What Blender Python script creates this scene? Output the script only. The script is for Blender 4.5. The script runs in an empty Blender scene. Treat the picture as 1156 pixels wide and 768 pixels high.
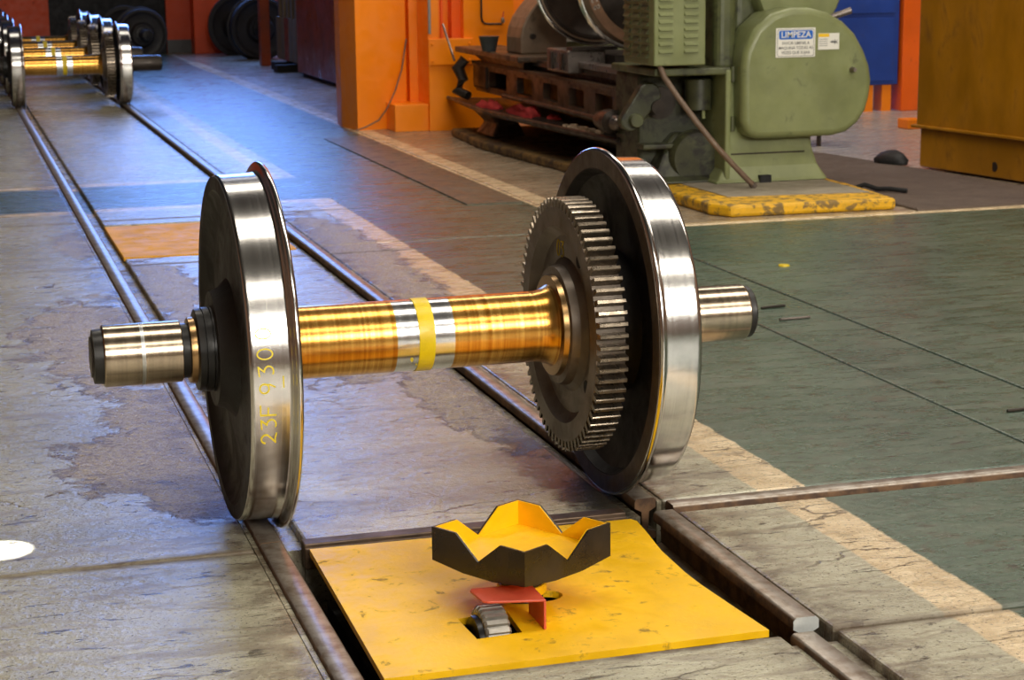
import bpy, bmesh, math, random
from mathutils import Vector, Matrix
random.seed(7)
PI = math.pi
S = bpy.context.scene
COL = S.collection

# ------------------------------------------------------------------ camera
cd = bpy.data.cameras.new('camera'); cam = bpy.data.objects.new('camera', cd); COL.objects.link(cam)
cd.sensor_width = 36.0; cd.lens = 2117.14 * 36.0 / 1156.0
cd.clip_start = 0.05; cd.clip_end = 200
_r = Vector((0.95711919, -0.28949971, -0.01061987)); _u = Vector((0.06864728, 0.191036, 0.97917966)); _f = Vector((0.28144345, 0.93792066, -0.20271759))
cam.matrix_world = Matrix(((_r.x, _u.x, -_f.x, -1.36375), (_r.y, _u.y, -_f.y, -5.31022), (_r.z, _u.z, -_f.z, 1.6113), (0, 0, 0, 1)))
S.camera = cam
cd.dof.use_dof = True; cd.dof.focus_distance = 5.2; cd.dof.aperture_fstop = 9.0

# ------------------------------------------------------------------ world, lights, exposure
S.view_settings.view_transform = 'Standard'; S.view_settings.look = 'None'
S.view_settings.exposure = 0.12; S.view_settings.gamma = 1.0
S.view_settings.use_curve_mapping = False
w = bpy.data.worlds.new('sky'); S.world = w; w.use_nodes = True
w.node_tree.nodes['Background'].inputs[0].default_value = (0.55, 0.70, 1.0, 1)
w.node_tree.nodes['Background'].inputs[1].default_value = 0.6

def area(name, loc, rot, sx, sy, col, radiance):
    l = bpy.data.lights.new(name, 'AREA'); l.shape = 'RECTANGLE'; l.size = sx; l.size_y = sy
    l.color = col; l.energy = radiance * sx * sy * PI
    o = bpy.data.objects.new(name, l); o.location = loc; o.rotation_euler = rot; COL.objects.link(o)
    return o
# daylight through the hall's openings
area('far_window_light', (4.9, 26.6, 5.4), (-PI / 2, 0, 0), 7.0, 5.4, (0.15, 0.34, 1.0), 9.0)
area('near_window_light', (3.6, -13.6, 6.0), (PI / 2, 0, 0), 11.0, 3.4, (1.0, 0.94, 0.83), 15.0)
for y in (-8.0, 0.2, 9.0, 18.0):
    area('roof_light', (4.6, y, 8.85), (0, 0, 0), 12.0, 1.9, (1.0, 0.92, 0.80), 7.5 if y < 12 else 1.6)
# a sun spot through a small hole in the roof sheets
sp = bpy.data.lights.new('roof_hole_beam', 'SPOT'); sp.energy = 26000; sp.spot_size = math.radians(1.15); sp.spot_blend = 0.08; sp.shadow_soft_size = 0.01
spo = bpy.data.objects.new('roof_hole_beam', sp); spo.location = (-2.2, 1.0, 8.8); COL.objects.link(spo)
spo.rotation_euler = (Vector((-1.30, -0.10, 0)) - spo.location).to_track_quat('-Z', 'Y').to_euler()

# ------------------------------------------------------------------ node helpers
class NT:
    def __init__(s, name):
        s.m = bpy.data.materials.new(name); s.m.use_nodes = True; s.t = s.m.node_tree
        s.b = s.t.nodes['Principled BSDF']; s.L = s.t.links
    def n(s, typ): return s.t.nodes.new('ShaderNode' + typ)
    def put(s, sock, v):
        if hasattr(v, 'is_output'): s.L.new(v, sock)
        elif isinstance(v, (tuple, list)) and len(v) == 3 and sock.type == 'RGBA': sock.default_value = (*v, 1)
        else: sock.default_value = v
    def math(s, op, a, b=0.0, c=0.0, clamp=False):
        n = s.n('Math'); n.operation = op; n.use_clamp = clamp
        s.put(n.inputs[0], a); s.put(n.inputs[1], b); s.put(n.inputs[2], c); return n.outputs[0]
    def mix(s, f, a, b, mode='MIX'):
        n = s.n('Mix'); n.data_type = 'RGBA'; n.blend_type = mode
        s.put(n.inputs[0], f); s.put(n.inputs[6], a); s.put(n.inputs[7], b); return n.outputs[2]
    def lerp(s, f, a, b):
        n = s.n('Mix'); n.data_type = 'FLOAT'; s.put(n.inputs[0], f); s.put(n.inputs[2], a); s.put(n.inputs[3], b); return n.outputs[0]
    def coord(s, scale=(1, 1, 1)):
        t = s.n('TexCoord'); mp = s.n('Mapping'); s.L.new(t.outputs['Object'], mp.inputs[0]); mp.inputs['Scale'].default_value = scale; return mp.outputs[0]
    def noise(s, sc, detail=4, rough=0.55, vec=None, dist=0.0):
        n = s.n('TexNoise'); s.L.new(vec if vec is not None else s.coord(), n.inputs['Vector'])
        n.inputs['Scale'].default_value = sc; n.inputs['Detail'].default_value = detail; n.inputs['Roughness'].default_value = rough; n.inputs['Distortion'].default_value = dist
        return n.outputs[0]
    def step(s, v, a, b):
        n = s.n('MapRange'); n.interpolation_type = 'SMOOTHSTEP'; s.put(n.inputs[0], v); n.inputs[1].default_value = a; n.inputs[2].default_value = b; return n.outputs[0]
    def bump(s, h, strength, dist=0.01):
        n = s.n('Bump'); n.inputs['Strength'].default_value = strength; n.inputs['Distance'].default_value = dist; s.put(n.inputs['Height'], h); s.L.new(n.outputs[0], s.b.inputs['Normal']); return n
    def out(s, col=None, rough=None, metal=None, spec=None):
        if col is not None: s.put(s.b.inputs['Base Color'], col)
        if rough is not None: s.put(s.b.inputs['Roughness'], rough)
        if metal is not None: s.put(s.b.inputs['Metallic'], metal)
        if spec is not None: s.put(s.b.inputs['Specular IOR Level'], spec)
        return s.m
def lin(r, g, b):
    f = lambda c: (c / 255) / 12.92 if c / 255 <= 0.04045 else ((c / 255 + 0.055) / 1.055) ** 2.4
    return (f(r), f(g), f(b))
def paint(name, col, rough=0.45, var=0.25, vs=5.0, dirt=(0.05, 0.035, 0.025), dirt_lo=0.62, dirt_hi=0.72, ds=9.0, damt=0.7, metal=0.0, bump=0.15, spec=0.5, stretch=(1, 1, 1)):
    t = NT(name); v = t.coord(stretch)
    a = t.noise(vs, 5, 0.6, v); c = t.mix(t.step(a, 0.3, 0.7), tuple(x * (1 - var) for x in col), tuple(min(1, x * (1 + var * 0.6)) for x in col))
    d = t.noise(ds, 7, 0.68, v, 0.4); m = t.math('MULTIPLY', t.step(d, dirt_lo, dirt_hi), damt)
    c = t.mix(m, c, dirt); f = t.noise(70, 4, 0.6)
    t.bump(t.math('ADD', t.math('MULTIPLY', d, 0.6), t.math('MULTIPLY', f, 0.4)), bump, 0.01)
    return t.out(c, t.lerp(t.step(d, 0.35, 0.75), rough - 0.08, min(1, rough + 0.2)), metal, spec)
def ringed(name, col, rough, var, scale=60.0, metal=1.0, col2=None, bump=0.06):
    # turned metal: fine rings across the axis (local X)
    t = NT(name); v = t.coord((scale, 0.25, 0.25)); a = t.noise(1.0, 6, 0.7, v); v2 = t.coord((3, 3, 3)); b = t.noise(1.6, 4, 0.6, v2)
    c = t.mix(t.step(a, 0.32, 0.68), tuple(x * (1 - var) for x in col), col2 or tuple(min(1, x * (1 + var * .5)) for x in col))
    c = t.mix(t.math('MULTIPLY', t.step(b, 0.5, 0.75), 0.35), c, tuple(x * 0.55 for x in col))
    t.bump(a, bump, 0.002)
    return t.out(c, t.lerp(a, rough * 0.7, rough * 1.35), metal)

# ------------------------------------------------------------------ materials
M = {}
def floor_material():
    t = NT('painted_concrete_floor'); g = t.n('NewGeometry'); sx = t.n('SeparateXYZ'); t.L.new(g.outputs['Position'], sx.inputs[0])
    X, Y = sx.outputs[0], sx.outputs[1]
    V = g.outputs['Position']
    n1 = t.noise(1.3, 6, 0.62, V); n2 = t.noise(9, 6, 0.65, V); n3 = t.noise(60, 5, 0.7, V); n4 = t.noise(110, 3, 0.6, V)
    mp = t.n('Mapping'); t.L.new(V, mp.inputs[0]); mp.inputs['Scale'].default_value = (2.2, 9, 1); n5 = t.noise(1.5, 6, 0.7, mp.outputs[0], 0.6)
    wob = t.math('MULTIPLY', t.math('SUBTRACT', n2, 0.5), 0.035)
    Xw = t.math('ADD', X, wob); Yw = t.math('ADD', Y, wob)
    def band(c, a, b, e=0.006): return t.math('MULTIPLY', t.step(c, a - e, a + e), t.math('SUBTRACT', 1.0, t.step(c, b - e, b + e)))
    def box(x0, x1, y0, y1): return t.math('MULTIPLY', band(Xw, x0, x1), band(Yw, y0, y1))
    def mx(*a):
        r = a[0]
        for q in a[1:]: r = t.math('MAXIMUM', r, q)
        return r
    # bare concrete, light and dark cement
    con = t.mix(t.step(n1, 0.32, 0.68), lin(162, 158, 136), lin(188, 184, 160))
    con = t.mix(t.math('MULTIPLY', t.step(n5, 0.48, 0.64), 0.6), con, lin(124, 110, 92))
    # painted zones
    green = t.mix(t.step(n1, 0.3, 0.7), lin(60, 84, 70), lin(84, 104, 88))
    green = t.mix(t.math('MULTIPLY', t.step(n5, 0.5, 0.64), 0.32), green, lin(112, 114, 96))
    green = t.mix(t.math('MULTIPLY', t.step(n3, 0.48, 0.62), 0.3), green, lin(48, 58, 48)); green = t.mix(t.math('MULTIPLY', t.step(n2, 0.54, 0.66), 0.5), green, lin(84, 76, 60))
    cream = t.mix(t.step(n2, 0.35, 0.7), lin(226, 205, 168), lin(196, 172, 134))
    shop = t.mix(t.step(n1, 0.3, 0.7), lin(140, 124, 102), lin(168, 152, 128))
    shop = t.mix(t.math('MULTIPLY', t.step(n2, 0.5, 0.7), 0.5), shop, lin(96, 80, 62))
    pale = t.mix(t.step(n1, 0.3, 0.7), lin(168, 160, 148), lin(190, 182, 170))
    g_m = mx(box(1.09, 2.28, -20, 40), box(1.09, 20, -20, 5.03), box(-20, 1.2, 7.13, 8.38))
    c = t.mix(g_m, con, green)
    s_m = mx(box(2.36, 20, 5.10, 40)); c = t.mix(s_m, c, shop)
    p_m = mx(box(4.6, 20, 7.0, 40)); c = t.mix(p_m, c, pale)
    w_m = mx(box(0.93, 1.09, -20, 7.0), box(0.86, 0.98, 8.36, 40), box(-20, 1.09, 6.98, 7.13), box(-20, 0.98, 8.38, 8.55), box(2.26, 2.44, 5.0, 24), box(2.3, 20, 5.02, 5.14))
    w_m = t.math('MULTIPLY', w_m, t.math('SUBTRACT', 1.0, t.math('MULTIPLY', t.step(n3, 0.56, 0.68), 0.55)))
    w_m = t.math('MULTIPLY', w_m, t.math('SUBTRACT', 1.0, t.math('MULTIPLY', t.step(n2, 0.58, 0.68), 0.6)))
    c = t.mix(w_m, c, cream)
    # worn hollows where the cement skin has broken away
    def blob(cx, cy, rx, ry):
        a = t.math('DIVIDE', t.math('SUBTRACT', X, cx), rx); b = t.math('DIVIDE', t.math('SUBTRACT', Y, cy), ry)
        return t.math('SQRT', t.math('ADD', t.math('MULTIPLY', a, a), t.math('MULTIPLY', b, b)))
    d = None
    for q in ((-0.78, 2.75, .34, 1.0), (-0.70, 1.35, .20, .45), (-0.76, 0.72, .34, .42), (-0.70, 0.25, .18, .25), (-0.36, 4.0, .17, .9), (-0.40, 2.3, .12, 1.2), (0.76, 4.6, .2, 1.9), (0.40, 1.3, .16, .9), (0.1, 2.2, .3, .6), (-0.7, 5.6, .12, .5)):
        e = blob(*q); d = e if d is None else t.math('MINIMUM', d, e)
    d = t.math('ADD', d, t.math('MULTIPLY', t.math('SUBTRACT', t.noise(5.5, 8, 0.72, V, 0.7), 0.5), 2.6))
    worn = t.math('SUBTRACT', 1.0, t.step(d, 0.93, 1.0))
    edge = t.math('MULTIPLY', band(d, 0.84, 1.0, 0.05), t.step(n2, 0.36, 0.55))
    agg = t.mix(t.step(n3, 0.38, 0.62), lin(116, 96, 62), lin(202, 186, 146))
    c = t.mix(t.math('MULTIPLY', worn, 0.95), c, agg)
    c = t.mix(t.math('MULTIPLY', edge, 0.75), c, lin(74, 54, 34))
    # oily grime along the rails and the trowel-shaped stains
    ax = t.math('ABSOLUTE', X)
    rail = t.math('MULTIPLY', band(ax, 0.42, 0.72, 0.10), t.step(n2, 0.36, 0.62))
    c = t.mix(t.math('MULTIPLY', rail, 0.75), c, lin(74, 56, 40))
    spots = t.math('MULTIPLY', t.step(t.noise(3.2, 7, 0.72, mp.outputs[0], 0.5), 0.585, 0.63), 0.85)
    c = t.mix(spots, c, lin(48, 40, 32))
    specks = t.math('MULTIPLY', t.step(n4, 0.60, 0.65), 0.75); c = t.mix(specks, c, lin(60, 50, 40))
    # cracks in the cement and drifts of brown dust
    vo = t.n('TexVoronoi'); vo.feature = 'DISTANCE_TO_EDGE'; vo.inputs['Scale'].default_value = 0.45
    vm = t.n('VectorMath'); vm.operation = 'ADD'; nc = t.n('TexNoise'); t.L.new(V, nc.inputs['Vector']); nc.inputs['Scale'].default_value = 3.0; nc.inputs['Detail'].default_value = 6
    sc_ = t.n('VectorMath'); sc_.operation = 'SCALE'; t.L.new(nc.outputs['Color'], sc_.inputs[0]); sc_.inputs['Scale'].default_value = 1.6
    t.L.new(mp.outputs[0], vm.inputs[0]); t.L.new(sc_.outputs[0], vm.inputs[1]); t.L.new(vm.outputs[0], vo.inputs['Vector'])
    crack = t.math('MULTIPLY', t.math('SUBTRACT', 1.0, t.step(vo.outputs['Distance'], 0.002, 0.012)), t.step(n1, 0.50, 0.60))
    crack = t.math('MULTIPLY', crack, t.math('SUBTRACT', 1.0, g_m))
    c = t.mix(t.math('MULTIPLY', crack, 0.75), c, lin(62, 48, 34))
    dust = t.math('MULTIPLY', t.step(t.noise(4.5, 7, 0.72, mp.outputs[0], 0.8), 0.54, 0.66), 0.5); dust = t.math('MULTIPLY', dust, t.math('SUBTRACT', 1.0, t.math('MULTIPLY', g_m, 0.7)))
    c = t.mix(dust, c, lin(108, 86, 60))
    # brown dirt packed along the slab joints
    jm = t.math('MULTIPLY', mx(band(Yw, -0.365, -0.315, 0.02), band(Yw, 4.725, 4.775, 0.02), band(Yw, 6.515, 6.57, 0.02), band(Yw, -1.425, -1.375, 0.015)), t.math('SUBTRACT', 1.0, t.step(X, 0.9, 1.3)))
    c = t.mix(t.math('MULTIPLY', jm, t.lerp(t.step(n2, 0.35, 0.6), 0.55, 0.95)), c, lin(88, 70, 48))
    # oil dripped below the geared wheel
    oil = t.math('SUBTRACT', 1.0, t.step(t.math('ADD', blob(0.44, 0.15, .16, .75), t.math('MULTIPLY', t.math('SUBTRACT', n2, 0.5), 1.4)), 0.5, 1.05))
    c = t.mix(t.math('MULTIPLY', oil, 0.9), c, lin(30, 25, 21))
    h = t.math('ADD', t.math('MULTIPLY', n2, 0.35), t.math('MULTIPLY', n3, t.lerp(worn, 0.35, 1.3)))
    h = t.math('ADD', h, t.math('MULTIPLY', worn, -0.9)); h = t.math('ADD', h, t.math('MULTIPLY', n5, t.lerp(g_m, 0.30, 0.12))); h = t.math('ADD', h, t.math('MULTIPLY', t.noise(26, 5, 0.6, V), 0.45)); h = t.math('ADD', h, t.math('MULTIPLY', n4, 0.1))
    h = t.math('ADD', h, t.math('MULTIPLY', crack, -0.5)); t.bump(h, 0.62, 0.012)
    r = t.lerp(t.step(n5, 0.35, 0.65), 0.15, 0.32); r = t.math('ADD', r, t.math('MULTIPLY', dust, 0.25)); r = t.lerp(worn, r, t.lerp(t.step(n3, 0.45, 0.6), 0.45, 0.16)); r = t.lerp(jm, r, 0.7); r = t.lerp(oil, r, 0.18); r = t.lerp(g_m, r, t.math('ADD', r, 0.06))
    return t.out(c, r, 0.0, 0.85)
M['floor'] = floor_material()
M['subfloor'] = paint('dark_pit_earth', lin(46, 38, 31), 0.9, 0.4, 6)
def rail_material():
    t = NT('worn_rail_steel'); g = t.n('NewGeometry'); sn = t.n('SeparateXYZ'); t.L.new(g.outputs['Normal'], sn.inputs[0])
    n = t.noise(18, 6, 0.65); up = t.step(t.math('ADD', sn.outputs[2], t.math('MULTIPLY', t.math('SUBTRACT', n, .5), .5)), 0.5, 0.8)
    rust = t.mix(t.step(n, 0.35, 0.65), lin(66, 46, 32), lin(112, 82, 54)); top = t.mix(t.step(n, 0.35, 0.7), lin(176, 168, 158), lin(128, 112, 96))
    t.bump(n, 0.3, 0.006)
    return t.out(t.mix(up, rust, top), t.lerp(up, 0.75, 0.36), t.lerp(up, 0.1, 0.6))
M['rail'] = rail_material()
M['rust_steel'] = paint('rusty_angle_steel', lin(92, 74, 58), 0.5, 0.4, 10, metal=0.5, damt=0.8)
M['plate_yellow'] = paint('worn_yellow_plate_paint', lin(248, 192, 6), 0.46, 0.14, 4, dirt=lin(96, 70, 20), dirt_lo=0.58, dirt_hi=0.70, ds=16, damt=0.75, bump=0.18)
M['cradle_yellow'] = paint('yellow_cradle_paint', lin(248, 192, 10), 0.4, 0.1, 6, dirt=lin(130, 92, 20), dirt_lo=0.68, dirt_hi=0.8)
M['cradle_black'] = paint('black_cradle_paint', lin(44, 34, 24), 0.32, 0.3, 10, dirt=lin(120, 86, 30), dirt_lo=0.7, dirt_hi=0.78, bump=0.1)
M['red'] = paint('red_bracket_paint', lin(206, 84, 60), 0.42, 0.12, 8, damt=0.3)
M['strip_yellow'] = paint('orange_yellow_plate_paint', lin(228, 164, 44), 0.6, 0.15, 5, damt=0.6, spec=0.25)
M['tread'] = ringed('polished_tread_steel', (0.78, 0.76, 0.73), 0.16, 0.10, 90)
M['rim'] = paint('brown_wheel_rim', lin(104, 90, 76), 0.38, 0.3, 8, metal=0.7, damt=0.5)
M['web'] = paint('dark_oiled_web', lin(34, 28, 24), 0.55, 0.35, 6, metal=0.0, damt=0.6)
M['gear'] = paint('oiled_gear_steel', lin(116, 104, 92), 0.38, 0.3, 7, metal=0.45, damt=0.5, bump=0.08)
M['tooth'] = paint('gear_tooth_steel', lin(138, 126, 110), 0.30, 0.3, 22, dirt=lin(60, 46, 34), dirt_lo=0.55, dirt_hi=0.7, ds=20, damt=0.6, metal=0.9, bump=0.08)
M['gold'] = ringed('amber_varnished_axle', lin(222, 150, 58), 0.22, 0.35, 80, 0.95, lin(232, 182, 96))
M['silver'] = ringed('bright_turned_steel', (0.72, 0.72, 0.72), 0.18, 0.08, 70)
M['tape'] = paint('yellow_painted_ring', lin(226, 196, 20), 0.38, 0.1, 12, damt=0.3, ds=30)
M['journal'] = ringed('bronzed_journal_steel', lin(178, 162, 140), 0.2, 0.22, 40)
M['light_ring'] = ringed('pale_ring_steel', lin(190, 190, 186), 0.3, 0.1, 40)
M['black_ring'] = paint('black_ring_paint', lin(34, 32, 30), 0.36, 0.3, 9, metal=0.2, damt=0.3, bump=0.05)
M['brass'] = ringed('warm_ring_steel', lin(186, 150, 104), 0.26, 0.2, 60)
M['chalk'] = paint('yellow_paint_marker', lin(238, 214, 40), 0.6, 0.05, 20, damt=0.1)
M['white_chalk'] = paint('white_paint_marker', lin(226, 220, 210), 0.6, 0.05, 20, damt=0.1)
M['green'] = paint('machine_green_enamel', lin(124, 130, 86), 0.36, 0.16, 4, dirt=lin(60, 62, 38), dirt_lo=0.60, dirt_hi=0.74, ds=7, damt=0.6, bump=0.10)
M['green_dark'] = paint('oily_green_enamel', lin(80, 84, 52), 0.42, 0.3, 5, dirt=lin(36, 32, 22), dirt_lo=0.5, dirt_hi=0.68, ds=7, damt=0.8, bump=0.12)
M['bed'] = paint('grimy_bed_casting', lin(92, 72, 54), 0.4, 0.3, 5, dirt=lin(34, 27, 22), dirt_lo=0.5, dirt_hi=0.66, ds=8, damt=0.8, metal=0.2)
M['dark_metal'] = paint('dark_grimy_steel', lin(58, 50, 44), 0.38, 0.35, 8, metal=0.5, damt=0.6)
M['grey_metal'] = paint('grey_slide_steel', lin(128, 118, 112), 0.32, 0.2, 8, metal=0.7, damt=0.5)
M['tail'] = paint('brown_grey_tailstock', lin(128, 108, 88), 0.42, 0.2, 6, damt=0.5)
M['hose'] = paint('brown_hose', lin(112, 92, 76), 0.45, 0.2, 20, damt=0.3)
M['orange'] = paint('bright_orange_enamel', lin(255, 138, 0), 0.36, 0.08, 1.5, dirt=lin(170, 74, 10), dirt_lo=0.66, dirt_hi=0.8, ds=5, damt=0.5, bump=0.05)
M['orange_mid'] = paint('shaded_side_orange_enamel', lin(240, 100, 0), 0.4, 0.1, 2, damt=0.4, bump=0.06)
M['orange_red'] = paint('red_orange_enamel', lin(226, 74, 10), 0.4, 0.15, 2, damt=0.4, bump=0.06)
M['orange_dark'] = paint('dull_orange_enamel', lin(150, 58, 18), 0.35, 0.25, 2, dirt=lin(60, 30, 18), dirt_lo=0.52, dirt_hi=0.7, ds=3, damt=0.5)
M['blue'] = paint('blue_cabinet_enamel', lin(30, 68, 158), 0.38, 0.15, 3, damt=0.4)
M['mach_yellow'] = paint('mustard_machine_enamel', lin(166, 112, 12), 0.42, 0.25, 2.5, dirt=lin(92, 62, 16), dirt_lo=0.52, dirt_hi=0.72, ds=5, damt=0.6, stretch=(1, 1, 0.5))
M['mat'] = paint('grey_brown_rubber_mat', lin(98, 84, 74), 0.7, 0.15, 4, damt=0.3)
M['curb_yellow'] = paint('chipped_curb_paint', lin(226, 172, 20), 0.55, 0.2, 6, dirt=lin(112, 92, 56), dirt_lo=0.50, dirt_hi=0.58, ds=14, damt=0.9, bump=0.5)
M['plinth_shaded'] = paint('shaded_plinth_paint', lin(120, 92, 46), 0.6, 0.35, 5, dirt=lin(48, 38, 28), dirt_lo=0.45, dirt_hi=0.6, damt=0.9, bump=0.3)  # plinth yellow darkened: the shadow along the bed is put into the colour
M['roller_steel'] = paint('worn_roller_steel', lin(150, 146, 138), 0.42, 0.3, 20, metal=0.5, damt=0.5)
M['rim_brown'] = paint('brown_rim_steel', lin(134, 100, 74), 0.45, 0.25, 8, metal=0.2, damt=0.5)
M['cut_steel'] = paint('bright_cut_steel', lin(196, 200, 198), 0.4, 0.15, 20, metal=0.3, damt=0.2)
M['curb'] = paint('plinth_concrete', lin(150, 140, 122), 0.75, 0.2, 8, damt=0.5, bump=0.4)
M['floor_plate'] = paint('brown_steel_floor_plate', lin(98, 92, 74), 0.42, 0.2, 3, dirt=lin(72, 68, 56), dirt_lo=0.5, dirt_hi=0.7, metal=0.1)
M['wall'] = paint('hall_wall_plaster', lin(116, 84, 62), 0.8, 0.15, 1)
M['wall_grey'] = paint('grey_upper_wall', lin(96, 96, 94), 0.8, 0.15, 1)
M['green_grime_shade'] = paint('oily_shaded_green_enamel', lin(60, 62, 40), 0.45, 0.35, 6, dirt=lin(26, 22, 16), dirt_lo=0.46, dirt_hi=0.62, ds=8, damt=0.9, bump=0.15)  # oily enamel, with the dark beneath the ledge also put into its colour
M['wall_orange'] = paint('hall_orange_wall', lin(196, 66, 12), 0.55, 0.2, 1)
M['skirting'] = paint('grey_wall_foot', lin(92, 92, 92), 0.7, 0.2, 2)
M['black'] = paint('black_matt', lin(16, 15, 15), 0.7, 0.2, 4)
M['roof'] = paint('dark_roof_sheet', lin(58, 54, 50), 0.8, 0.2, 2)
M['tan'] = paint('tan_locker_boards', lin(122, 104, 76), 0.6, 0.25, 3, damt=0.5, stretch=(1, 1, .3))
M['sign_white'] = paint('white_sign_face', lin(226, 224, 214), 0.45, 0.03, 5, damt=0.15)
M['sign_blue'] = paint('blue_sign_face', lin(18, 96, 190), 0.4, 0.03, 5, damt=0.05)
M['sign_grey'] = paint('grey_sign_print', lin(96, 96, 94), 0.5, 0.02, 5, damt=0.0)
M['sign_yellow'] = paint('yellow_sign_print', lin(236, 190, 30), 0.5, 0.02, 5, damt=0.0)
M['cloth'] = paint('red_rag', lin(178, 46, 44), 0.8, 0.2, 12, damt=0.4, bump=0.3)
M['swarf'] = paint('pale_scrap', lin(196, 170, 140), 0.6, 0.3, 30)
M['pot'] = paint('dark_pot', lin(50, 56, 58), 0.5, 0.3, 8)
M['frame'] = paint('window_frame_steel', lin(70, 72, 74), 0.6, 0.1, 3)
M['pipe'] = paint('grey_conduit', lin(150, 150, 150), 0.4, 0.1, 6, metal=0.4)

# ------------------------------------------------------------------ mesh helpers
def root_loc(p):
    while p.parent: p = p.parent
    return p.location
class MB:
    def __init__(s): s.v = []; s.f = []
    def add(s, v, f):
        k = len(s.v); s.v += [tuple(q) for q in v]; s.f += [tuple(i + k for i in q) for q in f]; return s
    def box(s, x0, x1, y0, y1, z0, z1, rz=0.0):
        c = Vector(((x0 + x1) / 2, (y0 + y1) / 2, 0)); R = Matrix.Rotation(rz, 3, 'Z')
        v = [R @ (Vector((x, y, z)) - c) + c for z in (z0, z1) for x, y in ((x0, y0), (x1, y0), (x1, y1), (x0, y1))]
        return s.add(v, [(3, 2, 1, 0), (4, 5, 6, 7), (0, 1, 5, 4), (1, 2, 6, 5), (2, 3, 7, 6), (3, 0, 4, 7)])
    def rev(s, prof, c=(0, 0, 0), axis='X', n=64, closed=False, a0=0.0):
        k = len(prof); v = []
        for x, r in prof:
            for i in range(n):
                t = a0 + 2 * PI * i / n; p, q = r * math.cos(t), r * math.sin(t)
                if axis == 'X': v.append((c[0] + x, c[1] + p, c[2] + q))
                elif axis == 'Y': v.append((c[0] + q, c[1] + x, c[2] + p))
                else: v.append((c[0] + p, c[1] + q, c[2] + x))
        f = []
        for j in range(k if closed else k - 1):
            for i in range(n):
                i2 = (i + 1) % n; j2 = (j + 1) % k
                f.append((j * n + i, j * n + i2, j2 * n + i2, j2 * n + i))
        if not closed:
            f.append(tuple(range(n - 1, -1, -1))); f.append(tuple((k - 1) * n + i for i in range(n)))
        return s.add(v, f)
    def prism(s, poly, d, plane='XZ', at=0.0):
        # polygon in a plane, extruded from 'at' by d
        n = len(poly)
        def P(a, b, h): return {'XZ': (a, h, b), 'YZ': (h, a, b), 'XY': (a, b, h)}[plane]
        v = [P(a, b, at) for a, b in poly] + [P(a, b, at + d) for a, b in poly]
        f = [tuple(range(n)), tuple(range(2 * n - 1, n - 1, -1))] + [(i, i + n, (i + 1) % n + n, (i + 1) % n) for i in range(n)]
        return s.add(v, f)
    def tube(s, pts, r, n=10):
        pts = [Vector(p) for p in pts]; rings = []; up = Vector((0.13, 0.21, 0.97))
        for i, p in enumerate(pts):
            t = (pts[min(i + 1, len(pts) - 1)] - pts[max(i - 1, 0)]).normalized(); a = t.cross(up)
            if a.length < 0.05: a = t.cross(Vector((1, 0, 0)))
            a.normalize(); b = t.cross(a); rr = r[i] if isinstance(r, (list, tuple)) else r
            rings.append([p + rr * (math.cos(2 * PI * j / n) * a + math.sin(2 * PI * j / n) * b) for j in range(n)])
        f = []
        for i in range(len(pts) - 1):
            for j in range(n):
                j2 = (j + 1) % n; f.append((i * n + j, i * n + j2, (i + 1) * n + j2, (i + 1) * n + j))
        f.append(tuple(range(n))); f.append(tuple((len(pts) - 1) * n + j for j in range(n - 1, -1, -1)))
        return s.add([q for r_ in rings for q in r_], f)
    def build(s, name, mat, parent=None, smooth=None, bevel=0.0, seg=2):
        me = bpy.data.meshes.new(name); off = root_loc(parent) if parent else Vector((0, 0, 0))
        me.from_pydata([tuple(Vector(q) - off) for q in s.v], [], s.f)
        bm = bmesh.new(); bm.from_mesh(me); bmesh.ops.recalc_face_normals(bm, faces=bm.faces); bm.to_mesh(me); bm.free()
        if smooth:
            me.polygons.foreach_set('use_smooth', [True] * len(me.polygons)); me.set_sharp_from_angle(angle=math.radians(smooth))
        me.materials.append(M[mat]); o = bpy.data.objects.new(name, me); COL.objects.link(o)
        if parent: o.parent = parent
        if bevel:
            b = o.modifiers.new('edge', 'BEVEL'); b.width = bevel; b.segments = seg; b.limit_method = 'ANGLE'; b.angle_limit = math.radians(40)
        return o
def B(*a, **k): return MB().box(*a, **k)
def tag(o, label, cat, group=None):
    o['label'] = label; o['category'] = cat
    if group: o['group'] = group
    return o
def thing(name, loc, label, cat, group=None):
    o = bpy.data.objects.new(name, None); o.location = loc; o.empty_display_size = 0.1; COL.objects.link(o); return tag(o, label, cat, group)
def struct(o): o['kind'] = 'structure'; return o
def copy_tree(o, parent=None):
    c = o.copy(); COL.objects.link(c); c.parent = parent
    for ch in list(o.children): copy_tree(ch, c)
    return c
def text_mesh(name, body, size, mat, parent, M4, offset=0.0, ext=0.0006, align='CENTER', sx=1.0):
    cu = bpy.data.curves.new(name, 'FONT'); cu.body = body; cu.size = size; cu.align_x = align; cu.align_y = 'CENTER'; cu.extrude = ext; cu.offset = offset; cu.resolution_u = 3
    o = bpy.data.objects.new(name, cu); COL.objects.link(o); dg = bpy.context.evaluated_depsgraph_get()
    me = bpy.data.meshes.new_from_object(o.evaluated_get(dg)); bpy.data.objects.remove(o)
    me.transform(Matrix.Diagonal((sx, 1, 1, 1))); me.transform(M4); me.transform(Matrix.Translation(-root_loc(parent)))
    me.materials.clear(); me.materials.append(M[mat]); q = bpy.data.objects.new(name, me); COL.objects.link(q); q.parent = parent; return q

# ------------------------------------------------------------------ hall shell
HX0, HX1, HY0, HY1, HZ = -9.0, 13.0, -14.0, 27.0, 9.0
floor = struct(B(HX0, HX1, HY0, HY1, -0.40, -0.22).build('floor', 'subfloor'))
def slab(x0, x1, y0, y1, top=-0.006): return B(x0, x1, y0, y1, -0.24, top).build('slab', 'floor', floor, bevel=0.008)
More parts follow.
